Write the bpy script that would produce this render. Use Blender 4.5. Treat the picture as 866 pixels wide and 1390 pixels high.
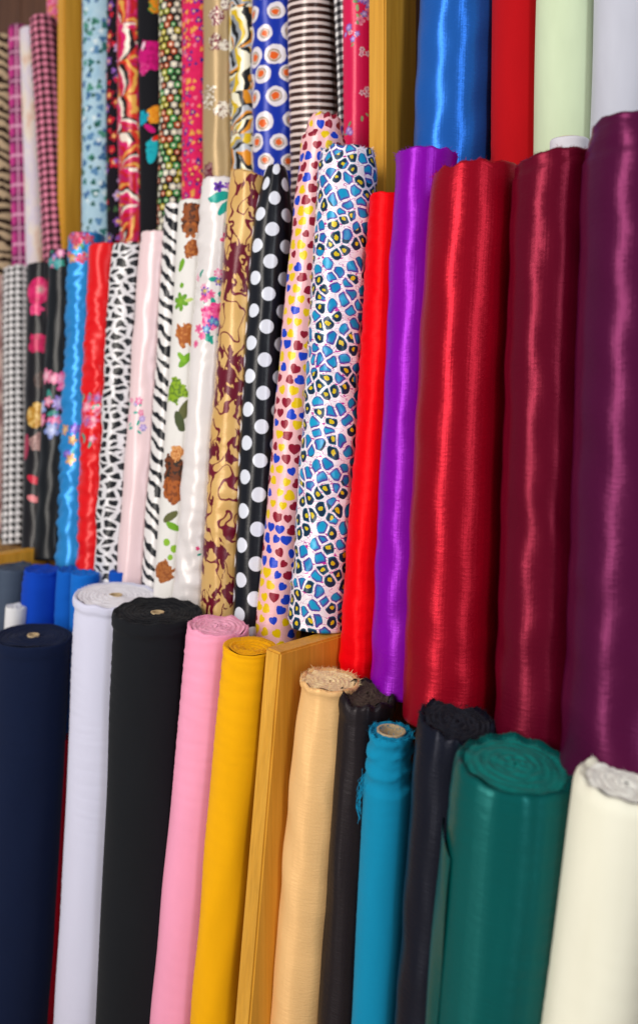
import bpy, math, random
import numpy as np
from mathutils import Vector, Matrix

scene = bpy.context.scene
for o in list(bpy.data.objects):
    bpy.data.objects.remove(o)

# ------------------------------------------------------------------ camera
CAM_H = 1.50                       # eye height above the floor
ANG = math.radians(48)             # the camera looks 48 degrees off the wall's normal, to the left
FPX = 1200.0                       # focal length in photo pixels (photo 866 x 1390)
CX, HORIZON = 433.0, 480.0         # vanishing line of the photo
cam = bpy.data.cameras.new('camera')
cam_ob = bpy.data.objects.new('camera', cam)
scene.collection.objects.link(cam_ob)
cam_ob.location = (0, 0, CAM_H)
cam_ob.rotation_euler = (math.radians(90), 0, ANG)
cam.sensor_fit = 'VERTICAL'
cam.sensor_height = 36.0
cam.lens = FPX / 1390.0 * 36.0
cam.shift_y = -(695.0 - HORIZON) / 1390.0
cam.clip_start = 0.05
cam.clip_end = 200
cam.dof.use_dof = True
cam.dof.focus_distance = 1.38
cam.dof.aperture_fstop = 2.2
scene.camera = cam_ob
scene.render.resolution_x = 637
scene.render.resolution_y = 1024

# ------------------------------------------------------------------ light
world = bpy.data.worlds.new('World')
scene.world = world
world.use_nodes = True
bg = world.node_tree.nodes['Background']
bg.inputs['Color'].default_value = (0.93, 0.96, 1.0, 1)
bg.inputs['Strength'].default_value = 0.33

def area(name, loc, target, sx, sy, power, col):
    l = bpy.data.lights.new(name, 'AREA')
    l.shape = 'RECTANGLE'; l.size = sx; l.size_y = sy; l.energy = power; l.color = col
    o = bpy.data.objects.new(name, l)
    scene.collection.objects.link(o)
    o.location = loc
    d = Vector(target) - Vector(loc)
    o.rotation_euler = d.to_track_quat('-Z', 'Y').to_euler()
    return o
area('street_daylight', (-1.15, -2.5, 2.65), (-1.0, 1.0, 1.35), 0.55, 3.5, 106, (1.0, 0.93, 0.84))
area('side_daylight', (1.85, -0.6, 2.3), (-0.9, 1.0, 1.35), 0.28, 3.2, 33, (0.93, 0.96, 1.0))

scene.view_settings.view_transform = 'Standard'
scene.view_settings.look = 'None'
scene.view_settings.gamma = 1
scene.view_settings.exposure = 0.12
scene.render.engine = 'CYCLES'

# ------------------------------------------------------------------ node maths
def lin(h):
    h = h.lstrip('#')
    c = [int(h[i:i+2], 16) / 255 for i in (0, 2, 4)]
    return tuple((x / 12.92 if x <= .04045 else ((x + .055) / 1.055) ** 2.4) for x in c) + (1,)

class E:
    """a scalar socket with Python arithmetic, so prints can be written as formulas"""
    __slots__ = ('g', 's')
    def __init__(self, g, s): self.g = g; self.s = s
    def _m(self, op, *a): return self.g.m(op, self, *a)
    def __add__(self, o): return self._m('ADD', o)
    __radd__ = __add__
    def __sub__(self, o): return self._m('SUBTRACT', o)
    def __rsub__(self, o): return self.g.m('SUBTRACT', o, self)
    def __mul__(self, o): return self._m('MULTIPLY', o)
    __rmul__ = __mul__
    def __truediv__(self, o): return self._m('DIVIDE', o)
    def __neg__(self): return self._m('MULTIPLY', -1.0)
    def lt(self, o): return self._m('LESS_THAN', o)
    def gt(self, o): return self._m('GREATER_THAN', o)
    def max(self, o): return self._m('MAXIMUM', o)
    def min(self, o): return self._m('MINIMUM', o)
    def floor(self): return self._m('FLOOR')
    def fract(self): return self._m('FRACT')
    def abs(self): return self._m('ABSOLUTE')
    def sin(self): return self._m('SINE')
    def cos(self): return self._m('COSINE')
    def sqrt(self): return self._m('SQRT')
    def pow(self, e): return self._m('POWER', e)

class G:
    """node graph of one material"""
    def __init__(self, name):
        self.mat = bpy.data.materials.new(name)
        self.mat.use_nodes = True
        self.nt = self.mat.node_tree
        self.bsdf = self.nt.nodes['Principled BSDF']
        uv = self.nt.nodes.new('ShaderNodeUVMap'); uv.uv_map = 'UVMap'
        sp = self.nt.nodes.new('ShaderNodeSeparateXYZ')
        self.link(uv.outputs[0], sp.inputs[0])
        self.u = E(self, sp.outputs[0]); self.v = E(self, sp.outputs[1])
    def link(self, a, b): self.nt.links.new(a, b)
    def put(self, sock, x):
        if isinstance(x, E): self.link(x.s, sock)
        elif hasattr(x, 'is_output'): self.link(x, sock)
        else: sock.default_value = x
    def m(self, op, *a):
        n = self.nt.nodes.new('ShaderNodeMath'); n.operation = op
        for i, x in enumerate(a): self.put(n.inputs[i], x)
        return E(self, n.outputs[0])
    def vec(self, x, y, z=0.0):
        n = self.nt.nodes.new('ShaderNodeCombineXYZ')
        for i, q in enumerate((x, y, z)): self.put(n.inputs[i], q)
        return n.outputs[0]
    def noise(self, x, y, z=0.0, scale=1.0, detail=2.0, rough=.5):
        n = self.nt.nodes.new('ShaderNodeTexNoise'); n.noise_dimensions = '3D'
        self.link(self.vec(x, y, z), n.inputs['Vector'])
        n.inputs['Scale'].default_value = scale; n.inputs['Detail'].default_value = detail
        n.inputs['Roughness'].default_value = rough
        return E(self, n.outputs[0])
    def rnd(self, x, y, k=0.0):
        n = self.nt.nodes.new('ShaderNodeTexWhiteNoise'); n.noise_dimensions = '3D'
        self.link(self.vec(x, y, k), n.inputs['Vector'])
        s = self.nt.nodes.new('ShaderNodeSeparateColor')
        self.link(n.outputs['Color'], s.inputs[0])
        return [E(self, s.outputs[i]) for i in range(3)]
    def voro(self, x, y, feature, rand=1.0):
        n = self.nt.nodes.new('ShaderNodeTexVoronoi'); n.voronoi_dimensions = '2D'; n.feature = feature
        self.link(self.vec(x, y), n.inputs['Vector']); n.inputs['Scale'].default_value = 1.0
        n.inputs['Randomness'].default_value = rand
        if feature == 'F1':
            s = self.nt.nodes.new('ShaderNodeSeparateColor')
            self.link(n.outputs['Color'], s.inputs[0])
            return E(self, n.outputs['Distance']), [E(self, s.outputs[i]) for i in range(3)]
        return E(self, n.outputs['Distance'])
    def mix(self, f, a, b):
        n = self.nt.nodes.new('ShaderNodeMix'); n.data_type = 'RGBA'
        self.put(n.inputs[0], f)
        for s, x in ((n.inputs[6], a), (n.inputs[7], b)):
            self.put(s, lin(x) if isinstance(x, str) else x)
        return n.outputs[2]
    def ramp(self, f, stops, const=True):
        n = self.nt.nodes.new('ShaderNodeValToRGB')
        n.color_ramp.interpolation = 'CONSTANT' if const else 'LINEAR'
        el = n.color_ramp.elements
        while len(el) < len(stops): el.new(0.5)
        for e, (p, c) in zip(el, stops): e.position = p
        for e, (p, c) in zip(el, stops): e.color = lin(c)
        self.put(n.inputs[0], f)
        return n.outputs[0]
    # ---- pattern helpers
    def grid(self, su, sv, stagger=.5, u=None, v=None):
        u = self.u if u is None else u; v = self.v if v is None else v
        q = v / sv; row = q.floor()
        p = u / su + self.m('MODULO', row.abs(), 2.0) * stagger
        c = p.floor()
        return (p - c - .5) * su, (q - row - .5) * sv, c, row
    def warp(self, amt, scale, seed=0.0):
        a = self.noise(self.u, self.v, seed, scale); b = self.noise(self.u, self.v, seed + 7.3, scale)
        return self.u + (a - .5) * amt, self.v + (b - .5) * amt
    def len2(self, x, y): return (x * x + y * y).sqrt()
    def flower(self, x, y, R, n, rot=0.0):
        rho = self.len2(x, y); th = self.m('ARCTAN2', y, x)
        pet = ((th + rot) * (n / 2.0)).cos().abs()
        return rho.lt((pet * .5 + .5) * R), rho
    def rotate(self, x, y, a):
        if isinstance(a, (int, float)):
            return x * math.cos(a) + y * math.sin(a), y * math.cos(a) - x * math.sin(a)
        c, s = a.cos(), a.sin()
        return x * c + y * s, y * c - x * s
    def heart(self, x, y, R):
        x = x / R; y = y / R
        q = x * x + y * y - 1.0
        return (q * q * q - x * x * y * y * y).lt(0.0)
    def stamps(self, col, items, u=None, v=None):
        """items: (kind, u, v, size, rotation, colour, centre colour)"""
        if u is None: u, v = self.warp(.004, 90)
        for kind, cu, cv, R, rot, c1, c2 in items:
            x = u - cu; y = v - cv
            if kind == 'leaf':
                x, y = self.rotate(x, y, rot)
                msk = self.len2(x / R, y / (R * .42)).lt(1.0)
                col = self.mix(msk, col, c1)
            elif kind == 'blob':
                w = self.noise(u, v, cu * 31, 1.3 / R, 2)
                msk = (self.len2(x, y) + (w - .5) * R * 1.5).lt(R)
                f = self.noise(u, v, cv * 17, 3.5 / R, 2).gt(.53)
                col = self.mix(msk, col, self.mix(f, c1, c2))
            elif kind == 'dot':
                col = self.mix(self.len2(x, y).lt(R), col, c1)
            else:
                n = kind
                msk, rho = self.flower(x, y, R, n, rot)
                inner = self.mix((rho / R).lt(.62), c1, self.mix(.45, c1, c2))
                col = self.mix(msk, col, inner)
                col = self.mix(rho.lt(R * .24), col, c2)
        return col
    def finish(self, col, rough=.7, metallic=0.0, sheen=.25, weave=.25, thread=.0, spec=.4, slub=.06, aniso=0.0):
        b = self.bsdf
        # slight uneven dyeing and thread slubs
        n1 = self.noise(self.u * 40, self.v * 12, 3.1, 1.0, 3)
        hsv = self.nt.nodes.new('ShaderNodeHueSaturation')
        self.put(hsv.inputs['Value'], (n1 - .5) * (slub * 2) + 1.0)
        self.put(hsv.inputs['Color'], lin(col) if isinstance(col, str) else col)
        self.link(hsv.outputs[0], b.inputs['Base Color'])
        b.inputs['Roughness'].default_value = rough
        b.inputs['Metallic'].default_value = metallic
        b.inputs['Specular IOR Level'].default_value = spec
        b.inputs['Sheen Weight'].default_value = sheen
        b.inputs['Sheen Roughness'].default_value = .45
        h = self.noise(self.u * 900, self.v * 1400, 0, 1.0, 2)
        hh = h * weave
        if thread:
            hh = hh + self.noise(self.u * 22, self.v * 520, 5, 1.0, 3) * thread
            hh = hh + self.noise(self.u * 75, self.v * 330, 25, 1.0, 2) * (thread * 2.6)
            hh = hh + self.noise(self.u * 13, self.v * 110, 15, 1.0, 2) * (thread * 1.6)
            hh = hh + self.noise(self.u * 420, self.v * 6, 9, 1.0, 2) * (thread * .9)
        bp = self.nt.nodes.new('ShaderNodeBump')
        bp.inputs['Strength'].default_value = .55
        bp.inputs['Distance'].default_value = .0006
        self.put(bp.inputs['Height'], hh)
        self.link(bp.outputs[0], b.inputs['Normal'])
        if aniso:                                     # satin weave: the gloss runs along the roll
            b.inputs['Anisotropic'].default_value = aniso
            b.inputs['Anisotropic Rotation'].default_value = ANISO_ROT
            tg = self.nt.nodes.new('ShaderNodeTangent'); tg.direction_type = 'UV_MAP'; tg.uv_map = 'UVMap'
            self.link(tg.outputs[0], b.inputs['Tangent'])
        return self.mat

ANISO_ROT = 0.25
MATTE = dict(rough=.85, sheen=.05, weave=.45, spec=.15)
SOFT = dict(rough=.6, sheen=.06, weave=.3, spec=.3, thread=.25)
SATIN = dict(rough=.36, aniso=.8, metallic=.48, sheen=.0, weave=.2, thread=.6, spec=.2)
SILK = dict(rough=.32, aniso=.65, metallic=.06, sheen=.0, weave=.15, thread=.35, spec=.34)

# ------------------------------------------------------------------ geometry helpers
def mesh_object(name, verts, faces, mat, parent=None, uv=None, smooth=True):
    me = bpy.data.meshes.new(name)
    me.from_pydata([tuple(v) for v in verts], [], [tuple(f) for f in faces])
    if uv is not None:
        lay = me.uv_layers.new(name='UVMap')
        idx = np.empty(len(me.loops), dtype=np.int32)
        me.loops.foreach_get('vertex_index', idx)
        lay.data.foreach_set('uv', np.asarray(uv, dtype=np.float32)[idx].ravel())
    if smooth: me.polygons.foreach_set('use_smooth', [True] * len(me.polygons))
    me.materials.append(mat)
    me.update()
    o = bpy.data.objects.new(name, me)
    scene.collection.objects.link(o)
    if parent is not None: o.parent = parent
    return o

def grid_faces(nr, nc, off=0):
    i = np.arange(nr - 1)[:, None] * nc + np.arange(nc - 1)[None, :] + off
    return np.stack([i, i + 1, i + 1 + nc, i + nc], -1).reshape(-1, 4)

def snoise(rng, th, v, mth, fv, n=9):
    """smooth noise, periodic round the roll"""
    s = np.zeros(np.broadcast(th, v).shape)
    for _ in range(n):
        k = rng.integers(0, mth + 1); f = rng.uniform(-1, 1) * fv
        s = s + np.sin(k * th + 2 * math.pi * f * v + rng.uniform(0, 6.28)) * rng.uniform(.5, 1)
    return s / math.sqrt(n) * 1.1

F2 = np.array([-math.sin(ANG), math.cos(ANG)]); R2 = np.array([math.cos(ANG), math.sin(ANG)])

def roll_center(xl, y, r, yb, k):
    """centre of a roll of radius r whose left edge shows at photo pixel (xl, y) and whose back rests on the plane Y = yb + k z"""
    s = (xl - CX) / FPX; t = (HORIZON - y) / FPX
    d = F2 + s * R2; n = np.array([d[1], -d[0]]) / np.linalg.norm(d)
    z = 0.0
    for _ in range(40):
        cy = yb + k * z - r
        cx = (r - cy * n[1]) / n[0]
        z = t * (cx * F2[0] + cy * F2[1])
    return np.array([cx, cy, z])

TIER = {3: (1.235, .02, -.30), 2: (1.073, .104, -.505), 1: (.944, .04, -1.385)}   # back plane, lean, shelf height (from eye level)

class Roll:
    registry = []
    def __init__(self, tier, top, bot, r, off=0.0, base=None):
        yb, k, zb = TIER[tier]
        if base is not None: zb = base
        yb += off
        p1 = roll_center(top[0], top[1], r, yb, k); p2 = roll_center(bot[0], bot[1], r, yb, k)
        ax = (p1 - p2) / np.linalg.norm(p1 - p2)
        self.r = r; self.ax = ax
        self.o0 = p1 + ax * ((0 - p1[2]) / ax[2])            # axis point at eye level: v = 0
        self.vt = (p1[2]) / ax[2]; self.vb = zb / ax[2]
        view = np.array([p1[0], p1[1], 0]); view /= np.linalg.norm(view)
        z = Vector(ax); x = Vector((view[1], -view[0], 0)); x = (x - z * x.dot(z)).normalized(); y = z.cross(x)
        self.rot = Matrix((x, y, z)).transposed()
        self.origin = Vector(self.o0) + Vector(ax) * self.vb + Vector((0, 0, CAM_H))
        self.seed = len(Roll.registry) + 11
        Roll.registry.append(self)
    def uv(self, px, py):
        """roll surface coordinates of a photo pixel"""
        v = 0.0
        for _ in range(8):
            c = self.o0 + self.ax * v
            d = c[0] * F2[0] + c[1] * F2[1] - self.r
            v = (HORIZON - py) / FPX * d / self.ax[2]
        d += self.r
        cpx = CX + FPX * (c[0] * R2[0] + c[1] * R2[1]) / d
        w = self.r / d * FPX
        return self.r * math.asin(max(-.98, min(.98, (px - cpx) / w))), v
    def px(self):
        c = self.o0; d = c[0] * F2[0] + c[1] * F2[1]
        return d / FPX            # metres for one photo pixel

def build_roll(R, mat, label, group, wr, end='plain', prof=None, slant=0.0, slant_dir=0.0, rag=.0012, fray=0, fraylen=.006,
               seam=None, core=None, nth=72, dv=.0065, turns=7, end_mat=None, dome=0.0, steps=None, fray_mat=None, lip=.006, flap=None, sag=0.0):
    rng = np.random.default_rng(R.seed)
    root = bpy.data.objects.new('fabric_roll', None)
    scene.collection.objects.link(root)
    root.empty_display_size = .05
    root.matrix_world = Matrix.Translation(R.origin) @ R.rot.to_4x4()
    root['label'] = label; root['category'] = 'fabric roll'; root['group'] = group
    r = R.r; L = R.vt - R.vb
    nv = max(40, int(L / dv))
    s = np.linspace(0, 1, nv)
    q = np.concatenate([s[:-1] * (L - .012), L - .012 + .012 * np.linspace(0, 1, 6)])   # heights, denser at the rim
    nv = len(q)
    th = np.linspace(-math.pi, math.pi, nth + 1)
    T, V = np.meshgrid(th, q)
    TOP = L - V                                                                     # distance below the rim
    low, lowf, fold, flen, diag, spread = wr[:6]
    d = low * snoise(rng, T, V, 5, lowf, 16)
    if fold:
        ph = 2 * math.pi * V / flen + diag * np.sin(T + rng.uniform(-.6, .6)) + 2.2 * snoise(rng, T, V, 2, 1.2 / (flen * 6), 7)
        env = (1.0 if flen > .03 else .35 + .9 * np.exp(-TOP / .09)) * np.clip(.5 + spread + .8 * snoise(rng, T, V, 2, 3.0, 6), 0, 1.3)
        d = d + fold * env * ((1 - np.abs(np.sin(ph / 2))) ** 1.6 - .35)
        ph2 = 2 * math.pi * V / (flen * .47) - diag * .7 * np.sin(T + 1.0) + 2.5 * snoise(rng, T, V, 3, 1.5 / (flen * 4), 7)
        d = d + fold * .45 * env * np.sin(ph2)
    if len(wr) > 6:                                                                   # long creases running down the roll
        d = d + wr[6] * np.abs(snoise(rng, T, V * .15, 9, 1.2, 9))
    if sag:                                                                          # cloth slumping into folds near the foot
        w = np.exp(-V / .16)
        d = d + sag * w * np.sin(2 * math.pi * V / .075 + 2.6 * np.sin(T + 1.1) + 1.8 * snoise(rng, T, V, 3, 5, 8)) + sag * .6 * w * snoise(rng, T, V, 4, 16, 10)
    fac = np.ones_like(T)
    if prof is not None:
        a = np.array(prof); fac = np.interp(TOP, a[:, 0], a[:, 1])
    if steps:                                                                         # wound layers that end lower than the one inside
        for (h, dr, tilt, pha) in steps:
            hh = h + tilt * np.cos(T + pha) + .0025 * snoise(rng, T, V * 0, 5, 1, 6)
            d = d - dr / (1 + np.exp(np.clip((TOP - hh) / .0009, -40, 40)))
    if seam is not None:                                                              # outer free edge of the cloth
        ss = seam + .05 * np.sin(V * 9 + R.seed) 
        rel = np.mod(T - ss, 2 * math.pi)
        d = d + .0016 * np.exp(-rel * 1.1)
    edge = np.clip(1 - TOP / .0035, 0, 1)
    rad = r * fac + d - .0018 * edge ** 2
    bend = .0022 * np.sin(V * 5.3 + R.seed)
    X = rad * np.sin(T) + bend; Y = -rad * np.cos(T)
    zr = rag * snoise(rng, T, T * 0, 14, 0, 12) + slant * np.cos(T - slant_dir)
    Z = V + zr * np.clip(1 - TOP / .06, 0, 1)
    verts = np.stack([X, Y, Z], -1).reshape(-1, 3)
    uv = np.stack([T * r, V + R.vb], -1).reshape(-1, 2)
    faces = [list(f) for f in grid_faces(nv, nth + 1)]
    # lip folding inwards, and the foot
    nb = len(verts)
    topz = Z[-1]
    lipv = np.stack([(rad[-1] - lip) * np.sin(th) + bend[-1], -(rad[-1] - lip) * np.cos(th), topz - .006], -1)
    verts = np.concatenate([verts, lipv, [[bend[0][0], 0, 0]]])
    uv = np.concatenate([uv, np.stack([th * r, np.full(nth + 1, R.vt)], -1), [[0, R.vb]]])
    for j in range(nth):
        faces.append([(nv - 1) * (nth + 1) + j, (nv - 1) * (nth + 1) + j + 1, nb + j + 1, nb + j])
        faces.append([nb + nth + 1, j + 1, j])
    body = mesh_object('body', verts, faces, mat, root, uv)
    # wound end: the edges of the spiralled layers
    cr = core[0] if core else .002
    nr = turns * 5 + 1
    rr = np.linspace(cr * .98, 1.0, nr)
    emax = rad[-1] - lip * .8
    tt, k = np.meshgrid(th, np.linspace(0, 1, nr))
    RR = cr * .98 + (emax[None, :] - cr * .98) * k
    phs = k * turns + tt / (2 * math.pi) + .14 * snoise(rng, tt, k, 5, 2.0, 9)
    ridge = (np.abs(np.mod(phs, 1.0) - .5) * 2) ** 1.5
    gap = max(.004, (r / turns)) 
    plane = np.mean(topz) + slant * k * np.cos(tt - slant_dir)
    ez = plane + (topz[None, :] - plane) * k ** 6 - .003 + (ridge + .13 * snoise(rng, tt, k, 9, 6, 14)) * min(.0013, gap * .16) \
        + rag * .5 * snoise(rng, tt, k * 3, 7, 2.0, 10) - dome * (1 - k) ** 1.2 + .0015 * snoise(rng, tt, k, 3, 1, 6)
    ev = np.stack([RR * np.sin(tt) + bend[-1][0], -RR * np.cos(tt), ez], -1).reshape(-1, 3)
    euv = np.stack([tt * RR, np.full_like(tt, R.vt) + k * .01], -1).reshape(-1, 2)
    mesh_object('wound_end', ev, grid_faces(nr, nth + 1), end_mat or mat, root, euv)
    zc = np.mean(topz)
    if core:
        ro, ri, up = core[0], core[0] - .0022, core[1]
        pr = [(ro, -.05), (ro, up), (ri, up), (ri, -.06), (0.0005, -.06)]
        t2 = np.linspace(-math.pi, math.pi, 33)
        cv = [(a * math.sin(x) + bend[-1][0], -a * math.cos(x), zc + b - dome * .5) for a, b in pr for x in t2]
        mesh_object('cardboard_core', cv, grid_faces(len(pr), 33), M['cardboard'], root, [(x, b) for a, b in pr for x in t2], smooth=False)
    if fray:
        fv, ff, fu = [], [], []
        for i in range(fray):
            t0 = rng.uniform(-math.pi, math.pi); j = int((t0 + math.pi) / (2 * math.pi) * nth)
            kk = 1.0 if rng.random() < .72 else math.sqrt(rng.uniform(.12, 1))
            rb = emax[j] * kk + (lip * .7 if kk == 1.0 else 0)
            zb = topz[j] - (.003 if kk == 1.0 else .002)
            ln = fraylen * rng.uniform(.4, 1.3)
            dirv = np.array([math.sin(t0), -math.cos(t0), 0]) * rng.uniform(-.3, 1.0) * (1 if kk == 1.0 else .5) + np.array([rng.normal() * .45, rng.normal() * .45, rng.uniform(.25, 1.0)])
            dirv /= np.linalg.norm(dirv)
            b = np.array([rb * math.sin(t0) + bend[-1][0], -rb * math.cos(t0), zb])
            sd = np.cross(dirv, rng.normal(size=3)); sd /= np.linalg.norm(sd); sd *= .00035
            mid = b + dirv * ln * .55 + rng.normal(size=3) * ln * .12
            tip = mid + dirv * ln * .45 + rng.normal(size=3) * ln * .25 - np.array([0, 0, ln * .15])
            n0 = len(fv); fv += [b - sd, b + sd, mid + sd * .8, mid - sd * .8, tip]
            ff += [(n0, n0 + 1, n0 + 2, n0 + 3), (n0 + 3, n0 + 2, n0 + 4)]
            fu += [(t0 * r, R.vt)] * 5
        o = mesh_object('frayed_threads', fv, ff, fray_mat or end_mat or mat, root, fu)
        o['kind'] = 'stuff'
    if flap:                                                                          # loose outer end of the cloth hanging off the roll
        t0, t1, h0, out = flap
        n1, n2 = 26, 50
        fv, fu = [], []
        for a in range(n2):
            zz = a / (n2 - 1)
            for b in range(n1):
                bb = b / (n1 - 1)
                t_ = t0 + (t1 - t0) * bb + .05 * math.sin(zz * 7) * (1 - bb)
                h = (L - h0) * (zz) + zz * .012 * math.sin(bb * 4)
                rad_ = r + .0016 + out * (1 - bb) ** 2 * (1 - .55 * zz) + .0012 * math.sin(zz * 23 + bb * 5)
                fv.append((rad_ * math.sin(t_), -rad_ * math.cos(t_), h)); fu.append((t_ * r, h + R.vb))
        mesh_object('loose_end', fv, grid_faces(n2, n1), mat, root, fu)
    return root

# ------------------------------------------------------------------ plain materials
M = {}
def cardboard():
    g = G('cardboard')
    c = g.mix(g.noise(g.u * 6, g.v * 40, 1, 3.0, 3), '#b89a70', '#d8c39c')
    return g.finish(c, rough=.9, sheen=0, weave=.3)
M['cardboard'] = cardboard()

def wood_mat(name, c1, c2, c3, rough=.5, scale=1.0):
    m = bpy.data.materials.new(name); m.use_nodes = True
    nt = m.node_tree; b = nt.nodes['Principled BSDF']
    tc = nt.nodes.new('ShaderNodeTexCoord'); mp = nt.nodes.new('ShaderNodeMapping')
    mp.inputs['Scale'].default_value = (34 * scale, 34 * scale, 2.2 * scale)
    nt.links.new(tc.outputs['Object'], mp.inputs[0])
    n = nt.nodes.new('ShaderNodeTexNoise'); n.inputs['Scale'].default_value = 1.6; n.inputs['Detail'].default_value = 6
    n.inputs['Distortion'].default_value = .6
    nt.links.new(mp.outputs[0], n.inputs['Vector'])
    mp2 = nt.nodes.new('ShaderNodeMapping'); mp2.inputs['Scale'].default_value = (260 * scale, 260 * scale, 5 * scale)
    nt.links.new(tc.outputs['Object'], mp2.inputs[0])
    n2 = nt.nodes.new('ShaderNodeTexNoise'); n2.inputs['Scale'].default_value = 1; n2.inputs['Detail'].default_value = 3
    nt.links.new(mp2.outputs[0], n2.inputs['Vector'])
    rp = nt.nodes.new('ShaderNodeValToRGB')
    el = rp.color_ramp.elements; el.new(.5)
    for e, p, c in zip(el, (.28, .5, .74), (c1, c2, c3)): e.position = p; e.color = lin(c)
    nt.links.new(n.outputs[0], rp.inputs[0])
    mx = nt.nodes.new('ShaderNodeMix'); mx.data_type = 'RGBA'; mx.blend_type = 'MULTIPLY'
    r2 = nt.nodes.new('ShaderNodeMapRange'); r2.inputs[1].default_value = .3; r2.inputs[2].default_value = .6; r2.inputs[3].default_value = .86; r2.inputs[4].default_value = 1.0
    nt.links.new(n2.outputs[0], r2.inputs[0])
    mx.inputs[0].default_value = 1.0
    nt.links.new(rp.outputs[0], mx.inputs[6]); nt.links.new(r2.outputs[0], mx.inputs[7])
    nt.links.new(mx.outputs[2], b.inputs['Base Color'])
    b.inputs['Roughness'].default_value = rough
    b.inputs['Specular IOR Level'].default_value = .45
    bp = nt.nodes.new('ShaderNodeBump'); bp.inputs['Strength'].default_value = .3; bp.inputs['Distance'].default_value = .0008
    nt.links.new(n2.outputs[0], bp.inputs['Height']); nt.links.new(bp.outputs[0], b.inputs['Normal'])
    return m
M['pine'] = wood_mat('varnished_pine', '#cc9026', '#d89c30', '#e2a83c', .5)
M['back'] = wood_mat('brown_back_board', '#4a2c1c', '#5c3824', '#6a432c', .6)
M['shelf'] = wood_mat('shelf_wood', '#6b4a22', '#86602e', '#97703a', .6)

def box(name, x0, x1, y0, y1, z0, z1, mat, parent, bev=.002, slope=0.0, origin=None):
    """bevelled board; slope pushes the lower front edge outwards (towards -Y)"""
    import bmesh
    bm = bmesh.new()
    bmesh.ops.create_cube(bm, size=1)
    for v in bm.verts:
        v.co.x = x0 if v.co.x < 0 else x1
        zz = z0 if v.co.z < 0 else z1
        yy = y0 if v.co.y < 0 else y1
        if v.co.y < 0 and v.co.z < 0: yy -= slope * (z1 - z0)
        v.co.y = yy; v.co.z = zz
    bmesh.ops.bevel(bm, geom=list(bm.edges), offset=bev, segments=2, affect='EDGES')
    me = bpy.data.meshes.new(name); bm.to_mesh(me); bm.free()
    me.materials.append(mat)
    o = bpy.data.objects.new(name, me); scene.collection.objects.link(o)
    o.parent = parent
    return o

# ------------------------------------------------------------------ the stall: floor and stepped rack
H = CAM_H
def floor_mat():
    m = bpy.data.materials.new('concrete_floor'); m.use_nodes = True
    nt = m.node_tree; b = nt.nodes['Principled BSDF']
    tc = nt.nodes.new('ShaderNodeTexCoord'); n = nt.nodes.new('ShaderNodeTexNoise')
    n.inputs['Scale'].default_value = 7; n.inputs['Detail'].default_value = 8
    nt.links.new(tc.outputs['Object'], n.inputs['Vector'])
    r = nt.nodes.new('ShaderNodeValToRGB'); r.color_ramp.elements[0].color = (.38, .37, .35, 1); r.color_ramp.elements[1].color = (.56, .55, .52, 1)
    nt.links.new(n.outputs[0], r.inputs[0]); nt.links.new(r.outputs[0], b.inputs['Base Color'])
    b.inputs['Roughness'].default_value = .85
    return m
fl = mesh_object('floor', [(-9, -7, 0), (7, -7, 0), (7, 4, 0), (-9, 4, 0)], [(0, 1, 2, 3)], floor_mat(), smooth=False)
fl['kind'] = 'structure'

rack = bpy.data.objects.new('display_rack', None); scene.collection.objects.link(rack)
rack['label'] = 'stepped wooden rack with honey-coloured posts and dividers holding the fabric rolls'
rack['category'] = 'display rack'
XL, XR = -3.3, 0.15
for i in range(9):                                        # back wall of upright boards
    w = (XR - XL) / 9
    box('back_board', XL + i * w + .0015, XL + (i + 1) * w - .0015, 1.262, 1.28, .02, H + 1.55, M['back'], rack)
box('top_board', XL, XR, 1.06, 1.259, H + 1.42, H + 1.445, M['pine'], rack)
box('upper_shelf', XL, XR, 1.062, 1.26, H - .33, H - .302, M['shelf'], rack)
box('riser', XL, XR, 1.066, 1.084, H - .506, H - .332, M['shelf'], rack)
box('middle_shelf', XL, XR, .968, 1.26, H - .536, H - .507, M['shelf'], rack)
box('riser', XL, XR, .99, 1.008, H - 1.386, H - .538, M['shelf'], rack)
box('lower_shelf', XL, XR, .45, 1.26, H - 1.42, H - 1.387, M['shelf'], rack)
box('plinth', XL + .02, XR - .02, .5, 1.25, .002, H - 1.422, M['shelf'], rack)
for px_ in (-1.13, -2.38):                                # upright posts of the top tier
    box('post', px_, px_ + .042, 1.137, 1.222, H - .30, H + 1.418, M['pine'], rack, .003)
box('divider', -1.062, -1.027, .846, 1.0, H - 1.386, H - .4505, M['pine'], rack, .003, slope=.11)
box('divider', -2.11, -2.075, .80, .965, H - 1.386, H - .480, M['pine'], rack, .003, slope=.11)

# ------------------------------------------------------------------ prints
def solid(name, c, **k): return G(name).finish(c, **k)

def two_tone(name, c1, c2, su, sv, **k):
    g = G(name); return g.finish(g.mix(g.noise(g.u * su, g.v * sv, 2, 1.0, 3), c1, c2), **k)

def polka(name):
    g = G(name); u, v = g.warp(.003, 30)
    x, y, _, _ = g.grid(.060, .0305, .5, u, v)
    return g.finish(g.mix(g.len2(x, y).lt(.0132), '#12141d', '#dfe3f0'), **SILK)

def hearts(name):
    g = G(name); x, y, cx, cy = g.grid(.0218, .0198)
    a, b, c = g.rnd(cx, cy); a2, b2, c2 = g.rnd(cx, cy, 5.0)
    x = x + (a - .5) * .005; y = y + (b - .5) * .004
    x, y = g.rotate(x, y, (c - .5) * 2.4)
    m = g.heart(x * (a2 * .3 + .85), y, b2 * .0026 + .0060)
    col = g.ramp(c2, [(0, '#e8c400'), (.36, '#8d0c2c'), (.7, '#0f3fc4')])
    return g.finish(g.mix(m, '#f3bcc0', col), **SILK)

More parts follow.
